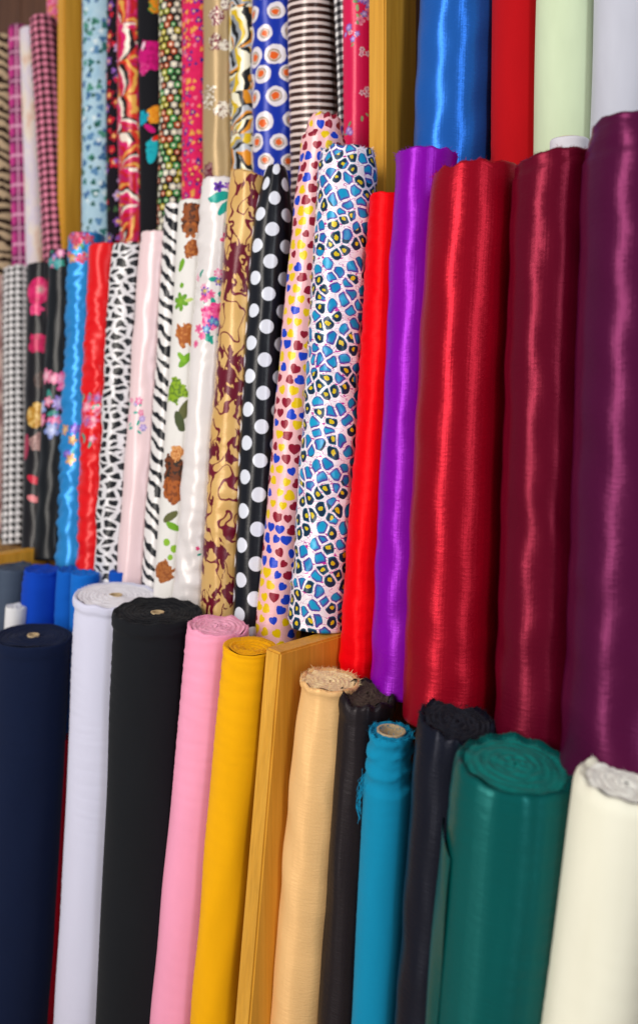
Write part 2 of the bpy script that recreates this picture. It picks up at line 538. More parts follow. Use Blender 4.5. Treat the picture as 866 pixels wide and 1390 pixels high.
def cells(name):
    g = G(name); u, v = g.warp(.016, 26)
    s = 52.0
    ur, vr = g.rotate(u, v, .5)
    x = ur * s * 1.0; y = vr * s * .85
    e = g.voro(x, y, 'DISTANCE_TO_EDGE', .62); d, rn = g.voro(x, y, 'F1', .62)
    big = g.noise(g.u, g.v, 4, 14, 1)
    blue = g.mix(((e - .12) * 6.0).min(1.0), '#5a1a96', g.mix(rn[0], '#0878b4', '#10a4d2'))
    core_ = g.noise(u * 160, v * 160, 1, 1.0, 2)
    navy = g.mix((d + (core_ - .5) * .35).lt(.17), g.mix(e.lt(.16), '#0c2c4a', '#12607e'), '#d6bd18')
    pick = (rn[1] * .55 + big).gt(.8)
    inner = g.mix(pick, blue, navy)
    wig = g.noise(u * 60, v * 110, 3, 1.0, 1)
    gapc = g.mix((wig - .5).abs().lt(.011), '#efe9f2', '#c01c98')
    col = g.mix((e + (wig - .5) * .05).gt(.088) * d.lt(.5), gapc, inner)
    return g.finish(col, **SILK)

def voro_skin(name, bgc, line, s, width, stretch=1.3, warp=.014):
    g = G(name); u, v = g.warp(warp, 30)
    e = g.voro(u * s, v * s * stretch, 'DISTANCE_TO_EDGE', .9)
    return g.finish(g.mix((e + (g.noise(u * 90, v * 90, 2, 1.0, 1) - .5) * .08).lt(width), bgc, line), **SILK)

def zebra(name, c1, c2, su, sv, dist=1.6, duty=0.0, **k):
    g = G(name)
    n = g.noise(g.u, g.v, 1, 22, 2); n2 = g.noise(g.u * 2, g.v * .8, 6, 40, 1)
    p = g.u * su + g.v * sv + n * dist * 6.28 + n2 * 1.6
    return g.finish(g.mix((p.sin() + (n2 - .5) * 1.6).gt(duty), c1, c2), **k)

def stripes(name, c1, c2, period, duty):
    g = G(name); v = g.v + g.u * g.u * -1.5 + (g.noise(g.u, g.v, 1, 14, 1) - .5) * .004
    return g.finish(g.mix((v / period).fract().lt(duty), c2, c1), **SILK)

def gingham(name, c0, c1, c2, p):
    g = G(name); a = (g.u / p).fract().lt(.5); b = (g.v / p).fract().lt(.5)
    return g.finish(g.mix((a + b).gt(1.5), g.mix((a + b).gt(.5), c0, c1), c2), **MATTE)

def plaid(name, base, dark, light, p, thin=.12):
    g = G(name); fu = (g.u / p + .3).fract(); fv = (g.v / p).fract()
    a = fu.lt(.32) * .6; b = fv.lt(.32) * .6
    col = g.mix(a, base, dark); col = g.mix(b, col, dark)
    l = ((fu - .62).abs().lt(thin / 2)).max((fv - .62).abs().lt(thin / 2))
    l2 = ((fu - .16).abs().lt(.03)).max((fv - .16).abs().lt(.03))
    col = g.mix(l * .75, col, light); col = g.mix(l2 * .7, col, light)
    return g.finish(col, **MATTE)

def houndstooth(name):
    g = G(name); s = 105.0
    x = g.u * s; y = g.v * s
    a = (x / 2).fract().lt(.5); b = (y / 2).fract().lt(.5)
    tw = ((x + y) * 1.0).fract().lt(.5)
    f = a * b + (a + b - a * b * 2) * tw
    return g.finish(g.mix(f, '#e6e2e4', '#17151a'), **MATTE)

def scatter(name, bgc, pal, su, sv, R, petals=5, jit=.3, centre='#f6e27a', keep=1.0, extra=None, fin=None):
    """all-over print of small flowers"""
    g = G(name); col = lin(bgc) if isinstance(bgc, str) else bgc(g)
    for layer, (r_, pal_, keep_) in enumerate([(R, pal, keep)] + (extra or [])):
        x, y, cx, cy = g.grid(su * (1 if layer == 0 else .83), sv * (1 if layer == 0 else .87), .5, g.u + layer * .013, g.v + layer * .021)
        a, b, c = g.rnd(cx, cy, 1.0 + layer); a2, b2, c2 = g.rnd(cx, cy, 8.0 + layer)
        x = x + (a - .5) * su * jit; y = y + (b - .5) * sv * jit
        rr = (a2 * .45 + .7) * r_
        msk, rho = g.flower(x, y, rr, petals if layer == 0 else 3, c * 6.28)
        pc = g.ramp(b2, [(i / len(pal_), q) for i, q in enumerate(pal_)])
        col = g.mix(msk * c2.lt(keep_), col, pc)
        if layer == 0 and centre: col = g.mix((rho / rr).lt(.34) * c2.lt(keep_), col, centre)
    return g.finish(col, **(fin or MATTE))

def swirl(name, pal, su, sv, dist, rings=5.0, seed=0.0):
    """fans of curved coloured bands"""
    g = G(name)
    x, y, cx, cy = g.grid(.105, .095, .5)
    a, b, c = g.rnd(cx, cy, seed)
    x0 = x + (a - .5) * .02 + .045; y0 = y + .05
    w = g.noise(g.u, g.v, seed, 26, 1)
    th = g.m('ARCTAN2', y0, x0 * 1.0); rho = g.len2(x0, y0)
    p = (th * su + rho * sv + (w - .5) * dist + a * 3).fract()
    col = g.ramp(p, [(i / len(pal), q) for i, q in enumerate(pal)])
    p2 = (th * su * 1.7 - rho * sv * 1.4 + (w - .5) * dist * 1.6).fract()
    col2 = g.ramp(p2, [(i / len(pal), q) for i, q in enumerate(reversed(pal))])
    return g.finish(g.mix((g.noise(g.u, g.v, seed + 3, 11, 1)).gt(.53), col, col2), **SILK)

def eyes(name):
    g = G(name); u, v = g.warp(.006, 60)
    x, y, cx, cy = g.grid(.058, .046, .5, u, v)
    a, b, c = g.rnd(cx, cy, 2.0)
    x = x + (a - .5) * .012; y = y + (b - .5) * .010
    x = x * .92
    R = c * .006 + .0165
    rho = g.len2(x, y); rin = g.len2(x + (a - .5) * .006, y + (b - .5) * .006)
    col = g.mix(rho.lt(R), '#0d2fa6', '#e3dbe2')
    col = g.mix(rin.lt(R * .60), col, '#8f7350'); col = g.mix(rin.lt(R * .50), col, '#cfc0b4')
    col = g.mix((rin - (g.noise(u * 200, v * 200, 1, 1.0, 1) - .5) * .006).lt(R * .38), col, '#e2601c')
    return g.finish(col, **SILK)

def damask(name):
    """gold ground with brush-like burgundy leaves and fine lines"""
    g = G(name); u, v = g.warp(.03, 24)
    n = g.noise(u * 40, v * 17, 2, 1.0, 3); big = g.noise(g.u * 9, g.v * 9.5, 5, 1.0, 1)
    leaf = (n + (big - .5) * 1.3).gt(.545)
    hi = g.noise(u * 80 + v * 30, v * 34, 9, 1.0, 2).gt(.57)
    ln = ((g.noise(u * 24, v * 18, 14, 1.0, 1) - .5).abs()).lt(.017)
    gold = g.mix(g.noise(u * 14, v * 14, 8, 1.0, 1), '#c8964a', '#e0bb7c')
    col = g.mix(ln, gold, '#6e0f28')
    col = g.mix(leaf, col, g.mix(hi, '#640b24', gold))
    return g.finish(col, **SILK)

def blotch(name, pal, su, sv, warp=.02, fin=None, seed=0.0):
    g = G(name); u, v = g.warp(warp, 24)
    n = g.noise(u * su, v * sv, seed, 1.0, 3)
    return g.finish(g.ramp((n - .5) * 2.2 + .5, [(i / len(pal), q) for i, q in enumerate(pal)], False), **(fin or MATTE))

def stamped(name, bgc, R, items, fin, under=None):
    """cloth with separate motifs; items are given in photo pixels and turned into places on the roll"""
    g = G(name); k = R.px(); col = lin(bgc) if isinstance(bgc, str) else bgc(g)
    out = []
    for kind, x, y, s, rot, c1, c2 in items:
        u, v = R.uv(x, y); out.append((kind, u, v, s * k * 1.22, rot, c1, c2))
    return g.finish(g.stamps(col, out), **fin)

def bouquet(rng, x0, x1, y0, y1, n, sizes, pal, leafpal, leaves=None):
    it = []
    for i in range(leaves if leaves is not None else n):
        it.append(('leaf', rng.uniform(x0 - 1, x1 + 1), rng.uniform(y0, y1), rng.uniform(*sizes) * .8, rng.uniform(0, 3.1), rng.choice(leafpal), '#000000'))
    for i in range(n):
        c = rng.choice(pal); it.append((rng.choice([5, 5, 6, 8]), rng.uniform(x0, x1), rng.uniform(y0, y1), rng.uniform(*sizes), rng.uniform(0, 2), c[0], c[1]))
    return it

# wrinkle recipes: low swell, its frequency, fold height, fold spacing, slant of folds, how widespread, [long creases]
W_SMOOTH = (.0007, 3, .0004, .05, .8, -.1)
W_SATIN = (.0009, 10, .0002, .075, 2.4, -.1, .0005)
W_SATIN2 = (.0011, 12, .0003, .085, 2.6, -.1, .0005)
W_CRUMPLE = (.0020, 10, .0022, .05, 3.2, .05)
W_RUCK = (.0022, 11, .0036, .055, 4.2, .1)
W_FINE = (.0009, 5, .0011, .026, 1.6, -.05)
W_SLUB = (.0013, 5, .0014, .045, 1.3, .1)

G1, G2, G3 = 'fabric rolls standing in the front row', 'fabric rolls leaning on the middle tier', 'fabric rolls standing on the top tier'
rng = random.Random(5)

# ------------------------------------------------------------------ top tier, right bay
build_roll(Roll(3, (810, -150), (797, 190), .050), two_tone('greyish_white_cotton', '#b8bac8', '#c4c6d2', 20, 3, **MATTE), 'plain greyish-white roll behind the plum satin roll', G3, W_SMOOTH)
build_roll(Roll(3, (733, -150), (722, 215), .049), two_tone('pale_green_cotton', '#c4d4b0', '#cfddbe', 20, 3, **MATTE), 'plain pale green roll between the plain red and greyish-white rolls', G3, W_SMOOTH)
build_roll(Roll(3, (671, -150), (667, 215), .044), solid('deep_red_cotton', '#b00410', **MATTE), 'plain matte deep red roll beside the blue satin roll', G3, W_SMOOTH)
build_roll(Roll(3, (575, -150), (563, 205), .066), solid('blue_satin', '#2468c6', **SATIN), 'shiny blue satin roll against the wooden post', G3, W_SATIN2)

# ------------------------------------------------------------------ top tier, middle bay
R = Roll(3, (462, -140), (465, 190), .037)
p = bouquet(rng, 482, 500, -6, 30, 7, (4, 8), [('#e98aa2', '#c74a74'), ('#7c58b4', '#d9b6e2')], ['#8fa878', '#5d7d50'], 5)
p += bouquet(rng, 466, 484, 28, 62, 6, (3, 5), [('#6f56b8', '#c9a6dc'), ('#e6b8c4', '#b03a6a')], ['#6d8a5c'], 5)
p += bouquet(rng, 488, 500, 58, 78, 3, (2, 4), [('#edc6d2', '#b03a6a')], ['#8fa878'], 2) + bouquet(rng, 468, 476, 160, 180, 3, (3, 5), [('#7c58b4', '#d9b6e2')], ['#6d8a5c'], 3) + bouquet(rng, 490, 500, 120, 170, 3, (3, 4), [('#edc6d2', '#b03a6a')], ['#8fa878'], 2)
build_roll(R, stamped('magenta_floral', '#d4104e', R, p, SILK), 'magenta roll with sparse lilac flower sprays next to the wooden post', G3, W_SMOOTH)
build_roll(Roll(3, (447, -140), (458, 190), .021, -.03), gingham('black_gingham', '#dcd8d8', '#6c686c', '#1c1a1e', .0165), 'narrow black and white gingham roll', G3, W_SMOOTH)
build_roll(Roll(3, (390, -140), (393, 200), .050), stripes('brown_stripes', '#dfcbc6', '#3a201a', .0148, .45), 'roll with thin dark brown and white horizontal stripes', G3, W_SLUB)
build_roll(Roll(3, (343, -140), (343, 225), .054), eyes('blue_eye_print'), 'royal blue roll with white rings and orange centres', G3, W_SLUB)
build_roll(Roll(3, (311, -140), (314, 225), .046), swirl('yellow_grey_swirl', ['#16161a', '#8e9298', '#d8b414', '#f0ead0', '#17181c', '#d88a18', '#b7bcc4'], -.62, 9, .5, seed=2.0), 'black roll with yellow and grey ribbon swirls', G3, W_SLUB)
R = Roll(3, (275, -140), (277, 235), .048)
p = [('blob', 292, 58, 9, 0, '#6d2038', '#d8cdb8'), ('blob', 283, 130, 12, 0, '#a08a6a', '#efe6d8'), ('blob', 303, 150, 10, 0, '#efe6d8', '#8d6a5a'), ('blob', 293, 22, 9, 0, '#7a2c44', '#efe0d0'), ('blob', 308, 5, 8, 0, '#efe6d8', '#6d2038'), ('blob', 284, 232, 9, 0, '#6d2038', '#b08a86'), ('blob', 305, 62, 6, 0, '#efe6d8', '#8d6a5a')]
build_roll(R, stamped('beige_satin_floral', '#b49a72', R, p, dict(SATIN, metallic=.2)), 'beige satin roll with faint white and maroon flowers', G3, W_SATIN)
build_roll(Roll(3, (245, -140), (247, 265), .047), scatter('magenta_paisley', lambda g: g.mix(g.noise(g.u, g.v, 1, 70, 3), '#c2124e', '#e22a66'), ['#3f2a86', '#7a2a92', '#d88a3c', '#a81048'], .021, .024, .0085, 3, .5, '#e0a860', .8, [(.006, ['#e39a52', '#2c2a82', '#e6708c'], .7)]), 'hot magenta roll with small purple and orange specks', G3, W_SMOOTH)
build_roll(Roll(3, (217, -140), (214, 290), .045), scatter('daisy_print', '#241d1b', ['#d5d1bc', '#d2c23a', '#46a35a', '#c9562c', '#dedacb', '#b7b83e'], .0185, .0165, .0088, 6, .18, '#f0ead2'), 'dark roll packed with small yellow, green, orange and white daisies', G3, W_SMOOTH)
R = Roll(3, (187, -140), (189, 315), .045)
p = [('blob', 206, 76, 17, 0, '#c21272', '#a80c60'), ('blob', 196, 92, 7, 0, '#c21272', '#d8508e'), ('leaf', 196, 62, 5, 1.2, '#e8c0d4', '#fff'), ('blob', 211, 157, 10, 0, '#d9801a', '#e3a030'), ('blob', 194, 160, 8, 0, '#12a0b8', '#0d7f9c'), ('leaf', 203, 175, 8, -.6, '#c21272', '#fff'), ('leaf', 206, 205, 15, 1.4, '#1ba6b6', '#fff'), ('blob', 205, 200, 7, 0, '#26b0bc', '#0f8ea4'), ('leaf', 212, 188, 6, .5, '#d83018', '#fff'), ('blob', 214, 8, 10, 0, '#d9801a', '#3c8c3a'), ('dot', 198, 66, 1.5, 0, '#111111', '#fff')]
build_roll(R, stamped('black_tropical', '#131319', R, p, MATTE), 'black roll with one large magenta and teal tropical motif', G3, W_SMOOTH)
build_roll(Roll(3, (159, -140), (162, 325), .048), swirl('red_fan_swirl', ['#c20d20', '#d81a6c', '#efe0d2', '#1c1014', '#d02a14', '#e3a84a', '#c20d20', '#b30d58'], -.55, 8, .4, seed=5.0), 'red and magenta roll with cream fan-shaped swirls', G3, W_SLUB)
build_roll(Roll(3, (146, -140), (146, 330), .040), scatter('black_red_floral', '#15101a', ['#c41c34', '#7a4aa0', '#d84a6a', '#a01428', '#b89ac8'], .036, .04, .016, 5, .5, '#e9b06a', .85, [(.009, ['#c41c34', '#3c5a3a', '#8a5ab0'], .7)]), 'black roll crowded with red and violet blossoms', G3, W_SMOOTH)
build_roll(Roll(3, (110, -140), (113, 320), .053), scatter('blue_leaf_print', lambda g: g.mix(g.noise(g.u, g.v, 1, 36, 2), '#86b4d0', '#c2dae4'), ['#2f6d6a', '#3f6a94', '#4a8a78', '#5a86ae'], .03, .034, .013, 3, .6, None, .85, [(.008, ['#28584e', '#4a6ea0', '#d4e4ea'], .8)]), 'pale blue roll with dark green leaf sprigs beside the far post', G3, W_SMOOTH)

# ------------------------------------------------------------------ top tier, far bay
build_roll(Roll(3, (63, -140), (66, 340), .032), blotch('pink_yellow_floral', ['#c01058', '#d8307c', '#e89ab8', '#d81860', '#d0b040'], 60, 60, .03), 'narrow pink roll with blurred flowers half behind the far post', G3, W_SMOOTH)
build_roll(Roll(3, (40, 27), (58, 345), .042, -.055), gingham('pink_black_check', '#e58aa6', '#8a4a5c', '#1a1418', .022), 'tilted roll in pink and black check, highest in the far bay', G3, W_SLUB, prof=[(0, .9), (.03, 1)])
build_roll(Roll(3, (28, 42), (35, 360), .038), blotch('pastel_print', ['#c8b0b4', '#e6dcd8', '#d8cfe0', '#e8dcd0', '#d8a890'], 12, 5, .03), 'whitish roll with faint pastel stains between two checked rolls', G3, W_SMOOTH)
build_roll(Roll(3, (13, 38), (16, 350), .036, -.02), plaid('pink_tartan', '#cc3c8e', '#4a2444', '#e3a8c6', .095, .1), 'pink tartan roll with white and dark lines', G3, W_SMOOTH)
build_roll(Roll(3, (-12, 52), (-12, 350), .045, -.02), zebra('brown_zebra', '#2c1e16', '#b8a284', 60, 190, 1.3, **MATTE), 'brown and beige tiger-striped roll', G3, W_SMOOTH)

# ------------------------------------------------------------------ middle tier, right bay
R = Roll(2, (795, 172), (760, 1000), .075)
build_roll(R, solid('plum_satin', '#58103e', **SATIN), 'tall plum satin roll with several layers stepping at its top', G2, W_SATIN2, sag=.0020, nth=110, dv=.005, fray=500, fraylen=.004, rag=.0018,
           steps=[(.012, .003, .003, 1), (.024, .003, .005, 2.2), (.040, .0035, .006, .4)], end_mat=solid('plum_edge', '#4e1240', **MATTE))
R = Roll(2, (697, 222), (668, 990), .059)
build_roll(R, solid('burgundy_satin', '#6c0626', **SATIN), 'dark burgundy satin roll between the crimson and plum rolls', G2, W_SATIN2, sag=.0014, nth=100, dv=.005, fray=600, fraylen=.007, rag=.0028, slant=.008, slant_dir=1.2,
           steps=[(.014, .003, .006, 1)], end_mat=solid('burgundy_edge', '#7a0c2c', **MATTE))
R = Roll(2, (583, 236), (545, 960), .068)
build_roll(R, solid('crimson_satin', '#9c041f', **SATIN), 'wide crimson satin roll with fuzzy red top edge', G2, W_SATIN, sag=.0014, nth=110, dv=.005, fray=700, fraylen=.007, rag=.0026, slant=.005, slant_dir=1.2,
           prof=[(0, .93), (.02, .97), (.06, 1)], end_mat=solid('crimson_edge', '#b00d22', **MATTE))
R = Roll(2, (535, 212), (505, 920), .048)
build_roll(R, solid('violet_satin', '#8a00ae', **dict(SATIN, metallic=.25)), 'bright violet satin roll next to the crimson roll', G2, W_SATIN2, sag=.0014, nth=90, dv=.005, fray=500, fraylen=.006, rag=.0022,
           prof=[(0, 1.02), (.015, .99), (.05, .97), (.1, 1)], end_mat=solid('violet_edge', '#8d00b4', **MATTE))
R = Roll(2, (500, 268), (462, 910), .037)
build_roll(R, solid('scarlet_satin', '#ee0210', **dict(SATIN, metallic=.15, rough=.45, spec=.08)), 'bright scarlet roll between the violet roll and the blue pebble print', G2, W_SLUB, sag=.0014, nth=80, fray=250, fraylen=.005)
# a bare white tube showing behind the burgundy roll
R = Roll(3, (744, 190), (738, 400), .028, -.087)
build_roll(R, solid('white_wrap', '#d4d2da', **SOFT), 'thin white roll peeking up behind the burgundy satin roll', G2, W_SMOOTH, core=(.020, .002), rag=.0003)

# ------------------------------------------------------------------ middle tier, patterned rolls
R = Roll(2, (435, 207), (390, 855), .051, base=-.4495)
build_roll(R, cells('blue_pebble_print'), 'silky white roll with blue and yellow pebble-shaped cells', G2, W_CRUMPLE, sag=.0014, nth=110, dv=.0045, fray=700, fraylen=.007, rag=.004, prof=[(0, .90), (.02, .95), (.024, .985), (.05, 1)])
R = Roll(2, (413, 158), (345, 860), .040)
build_roll(R, hearts('heart_print'), 'pale pink roll with blue, yellow and maroon hearts', G2, W_SATIN, nth=100, dv=.005, fray=420, fraylen=.006, rag=.003,
           prof=[(0, .62), (.012, .78), (.022, .80), (.040, .84), (.042, .99), (.08, 1)])
R = Roll(2, (347, 226), (315, 835), .039)
build_roll(R, polka('polka_dots'), 'black roll with large white polka dots', G2, W_SATIN, nth=90, dv=.005, fray=90, prof=[(0, .42), (.012, .55), (.05, .75), (.1, .95), (.14, 1)])
R = Roll(2, (310, 243), (272, 830), .045)
build_roll(R, damask('gold_burgundy_print'), 'gold satin roll with burgundy brushed leaves and a slanted frayed top', G2, W_SLUB, nth=90, fray=500, fraylen=.008, rag=.003, slant=.013, slant_dir=-1.4, prof=[(0, .97), (.05, 1)], dome=.012)

R = Roll(2, (273, 247), (237, 815), .045)
p = [('leaf', 297, 270, 13, .3, '#0c9a90', '#000'), ('leaf', 303, 285, 10, 1.0, '#0c9a90', '#000'), ('leaf', 290, 274, 8, -.2, '#0c9a90', '#000'), (5, 296, 256, 7, 0, '#6a35b0', '#3d2070'), (5, 309, 254, 5, 0, '#6a35b0', '#e0a0d0'), (5, 307, 327, 8, .4, '#e0447c', '#f0a0b8'), (5, 308, 306, 4, .4, '#4fb0a0', '#2a8a80')]
p += bouquet(rng, 266, 306, 372, 415, 8, (4, 8), [('#6a44b8', '#d8c030'), ('#e672a0', '#d84080'), ('#e672a0', '#f0d0dc')], ['#12907e', '#1ea08e'], 9)
p += [('blob', 290, 432, 15, 0, '#e03a86', '#f08ab0'), (8, 297, 424, 9, 0, '#e75a98', '#d02a70')]
p += bouquet(rng, 264, 300, 438, 476, 8, (4, 7), [('#5e48b4', '#70c0c8'), ('#e672a0', '#d84080')], ['#12907e', '#1ea08e'], 8)
p += [(5, 271, 748, 2.5, 0, '#d83878', '#d83878'), ('leaf', 273, 756, 2.5, .4, '#12907e', '#000')]
build_roll(R, stamped('white_bouquet_satin', lambda g: g.mix(g.noise(g.u * 20, g.v * 14, 3, 1.0, 1), '#ded6d6', '#e9e4e4'), R, p, SILK), 'white satin roll with pink and violet bouquet and teal leaves', G2, (.0014, 6, .0022, .06, 2.4, -.05), sag=.0035, nth=90, dv=.005, fray=300, prof=[(0, .93), (.012, .95), (.018, 1)])

R = Roll(2, (243, 277), (210, 800), .041)
p = [('blob', 262, 300, 16, 0, '#8a4310', '#4c2410'), (6, 259, 315, 10, 0, '#a85a1c', '#3e1d0c'), ('blob', 262, 340, 10, 0, '#8a4310', '#b5692a'), ('leaf', 246, 362, 8, 1.2, '#6aa012', '#000'), (6, 244, 412, 11, .3, '#5c9414', '#78aa28'), ('dot', 246, 390, 3, 0, '#6aa012', '#0'), ('leaf', 256, 410, 5, .2, '#b4cc6a', '#000'),
     ('blob', 252, 455, 13, 0, '#a5571c', '#c27a3a'), ('leaf', 250, 492, 10, .9, '#6aa012', '#000'), ('leaf', 246, 488, 7, -.8, '#7ab020', '#000'), ('blob', 238, 535, 13, 0, '#86a818', '#5a7a1c'), ('leaf', 250, 560, 14, 1.1, '#5a5c30', '#000'), ('leaf', 243, 575, 12, 2.0, '#3e4a24', '#000'),
     ('blob', 236, 640, 16, 0, '#6e3410', '#2a1c14'), ('blob', 240, 618, 8, 0, '#d89a5c', '#b5692a'), ('blob', 234, 668, 14, 0, '#a5561c', '#7c3c10'), ('leaf', 232, 705, 10, .6, '#5a5c30', '#000'), ('leaf', 236, 718, 9, -.4, '#6aa012', '#000'), ('dot', 228, 740, 4, 0, '#86b428', '#0'), ('dot', 238, 748, 4, 0, '#86b428', '#0'), ('dot', 233, 760, 3, 0, '#86b428', '#0'), ('blob', 224, 780, 12, 0, '#a5602a', '#8c4a18')]
build_roll(R, stamped('brown_green_floral', '#e2dfdc', R, p, SOFT), 'white roll with brown flowers and lime green leaves', G2, W_SMOOTH, nth=80, fray=160)
build_roll(Roll(2, (225, 280), (191, 790), .034), zebra('zebra_print', '#15171f', '#e6e2e2', 150, 210, 1.5, -.15, **SILK), 'narrow black and white zebra-striped roll', G2, W_SLUB, nth=80, fray=160)
R = Roll(2, (193, 318), (157, 785), .040)
p = bouquet(rng, 176, 196, 545, 600, 7, (2.5, 5), [('#e03a8a', '#f0c0d0'), ('#9a7ad0', '#e0d0f0'), ('#e66aa0', '#fff0f0')], ['#12a08e', '#2aa898'], 11)
build_roll(R, stamped('pale_pink_satin', '#ecd0d4', R, p, SILK), 'pale pink satin roll with one small flower spray', G2, W_SATIN2, nth=80, prof=[(0, .97), (.02, .92), (.028, 1), (.04, .96), (.05, 1)], fray=100)
build_roll(Roll(2, (152, 336), (126, 783), .047), voro_skin('giraffe_print', '#14161d', '#dcdade', 33, .17, 1.7, .02), 'black roll with white netted giraffe pattern', G2, W_CRUMPLE, nth=90, fray=160, rag=.002)
R = Roll(2, (120, 336), (104, 775), .046)
p = bouquet(rng, 116, 136, 540, 610, 10, (4, 8), [('#e8608c', '#f0c0c8'), ('#d84a7a', '#8a7ac0'), ('#f0a0b8', '#e03a6a')], ['#3a9a8a', '#5ab09a'], 6)
build_roll(R, stamped('red_rose_satin', '#e00a14', R, p, SILK), 'red roll with a band of pink roses beside the sky-blue roll', G2, W_RUCK, sag=.002, nth=80)
R = Roll(2, (92, 322), (78, 768), .046)
p = bouquet(rng, 94, 122, 318, 362, 12, (4, 8), [('#d8345e', '#e88aa0'), ('#d88a3a', '#f0d8b8'), ('#7a4ac0', '#d0b0e0')], ['#3a7a5a', '#c89a7a'], 4)
p += bouquet(rng, 84, 104, 586, 630, 6, (4, 7), [('#d89a5c', '#f0d0a0'), ('#6a4ac0', '#a08ae0')], ['#4aa0a8'], 3)
build_roll(R, stamped('sky_blue_satin', '#2a8ed8', R, p, dict(SILK, metallic=.3)), 'sky-blue satin roll with orange and pink flowers at its top', G2, W_RUCK, sag=.0014, nth=80)
R = Roll(2, (66, 345), (47, 768), .048)
p = bouquet(rng, 68, 84, 340, 372, 7, (4, 7), [('#2a8a90', '#60b0b0'), ('#d870a0', '#e8b0c8'), ('#7a6ab8', '#c0b0e0')], ['#2a8a7a'], 5)
p += bouquet(rng, 58, 88, 512, 590, 16, (5, 10), [('#d8508e', '#f0a8c8'), ('#8a74c0', '#c8bae6'), ('#7a8ac8', '#d0d4f0'), ('#d86a90', '#f0c0d0')], ['#2aa0a0', '#3a8a80'], 9)
build_roll(R, stamped('black_bouquet_satin', '#0e1218', R, p, SILK), 'black satin roll with a pink and lilac bouquet halfway down', G2, W_SATIN2, nth=80)
R = Roll(2, (38, 362), (30, 740), .046, -.004)
p = [('blob', 52, 400, 15, 0, '#d8206a', '#c01456'), (5, 56, 398, 8, 0, '#e2457c', '#b09a90'), ('blob', 50, 425, 7, 0, '#d8206a', '#e8588a'), ('blob', 52, 470, 11, 0, '#c81c5c', '#a81448'), ('blob', 48, 570, 13, 0, '#b8842a', '#d8b46a'), ('blob', 50, 605, 9, 0, '#b08a86', '#7a5a5a'), ('leaf', 46, 656, 9, -.5, '#c81c3c', '#0'), ('leaf', 46, 682, 8, -.4, '#d87a80', '#0'), ('leaf', 36, 610, 14, 1.4, '#a0284c', '#0'), ('blob', 58, 520, 9, 0, '#3a2a2a', '#5a4640')]
build_roll(R, stamped('black_rose_print', '#16141a', R, p, SILK), 'black roll with large single pink roses', G2, W_SATIN2, nth=72)
build_roll(Roll(2, (6, 366), (2, 745), .044, .004), houndstooth('houndstooth'), 'black and white houndstooth roll', G2, W_SLUB, nth=80, rag=.003, prof=[(0, .95), (.03, 1)])
build_roll(Roll(2, (-24, 380), (-26, 745), .046, .004), blotch('taupe_pink_print', ['#5a3c3c', '#8a6460', '#b89490', '#d0b4ac'], 22, 14, .03), 'dusty taupe and pink blotched roll past the houndstooth roll', G2, W_SMOOTH)

# ------------------------------------------------------------------ front row, right bay
R = Roll(1, (776, 1058), (747, 1300), .053, -.012)
build_roll(R, two_tone('ivory_cloth', '#e2dfcb', '#ecead9', 30, 3, **dict(MATTE, slub=.03)), 'ivory roll with woolly white edge, beside the bottle-green roll', G1, W_FINE, nth=120, fray=500, fraylen=.0045, rag=.0016, prof=[(0, .93), (.012, 1.0), (.03, 1)], lip=.008,
           end_mat=solid('ivory_edge', '#efeee6', **MATTE), turns=6)
R = Roll(1, (612, 1034), (590, 1300), .072, -.006)
build_roll(R, solid('bottle_green_satin', '#025a58', **dict(SATIN, metallic=.38, rough=.34)), 'thick bottle-green roll with a loose flap on its side', G1, (.0008, 4, .0008, .035, 2.6, -.3, .0009), nth=130, dv=.005, fray=900, fraylen=.004, rag=.0018,
           prof=[(0, .90), (.006, .955), (.02, .985), (.05, 1)], end_mat=solid('green_edge', '#05706a', **MATTE), turns=6, slant=.004, slant_dir=3.0, flap=(-1.95, -1.0, .095, .013))
R = Roll(1, (565, 976), (540, 1300), .052, .012)
build_roll(R, solid('midnight_satin', '#141726', **dict(SATIN, metallic=.3)), 'midnight-blue satin roll with fuzzy black edge behind the green roll', G1, W_SATIN2, nth=110, dv=.005, fray=1300, fraylen=.006, rag=.003,
           prof=[(0, .92), (.012, .97), (.03, 1)], end_mat=solid('midnight_edge', '#1c1d27', **MATTE), turns=7, slant=.007, slant_dir=-2.6)
R = Roll(1, (499, 992), (480, 1300), .0335, -.014)
slim = build_roll(R, solid('turquoise_cloth', '#0784ac', **MATTE), 'slim turquoise roll with twisted wraps and its cardboard tube showing', G1, (.0008, 4, .0007, .03, 1.2, -.1), nth=100, dv=.004, fray=600, fraylen=.005, rag=.002,
           core=(.0195, .001), turns=3, lip=.004, steps=[(.010, -.0022, .003, 0), (.020, .0040, .006, .5), (.030, -.0040, .005, 2), (.041, .0042, .007, .2), (.050, -.0030, .008, .9), (.062, .0040, .011, .4)])
def hanging_threads(root, R, th0, h0, n, mat):
    fv, ff, fu = [], [], []
    rg = random.Random(3)
    for i in range(n):
        t0 = th0 + rg.uniform(-.35, .2); ln = rg.uniform(.02, .06); hz = R.vt - R.vb - h0 - rg.uniform(0, .02)
        a, b, sg = rg.uniform(4, 9), rg.uniform(0, 6), 14
        n0 = len(fv)
        for k in range(sg):
            q = k / (sg - 1)
            rr = R.r + .002 + .006 * math.sin(q * 2.6) + .002 * math.sin(a * q + b)
            tt = t0 - .12 * q + .06 * math.sin(a * q * 1.4 + b)
            for w in (-1, 1):
                fv.append((rr * math.sin(tt) + w * .00035, -rr * math.cos(tt), hz - ln * q)); fu.append((0, 0))
        for k in range(sg - 1):
            j = n0 + 2 * k; ff.append((j, j + 1, j + 3, j + 2))
    o = mesh_object('hanging_threads', fv, ff, mat, root, fu); o['kind'] = 'stuff'
hanging_threads(slim, R, -1.35, .055, 16, bpy.data.materials['turquoise_cloth'])
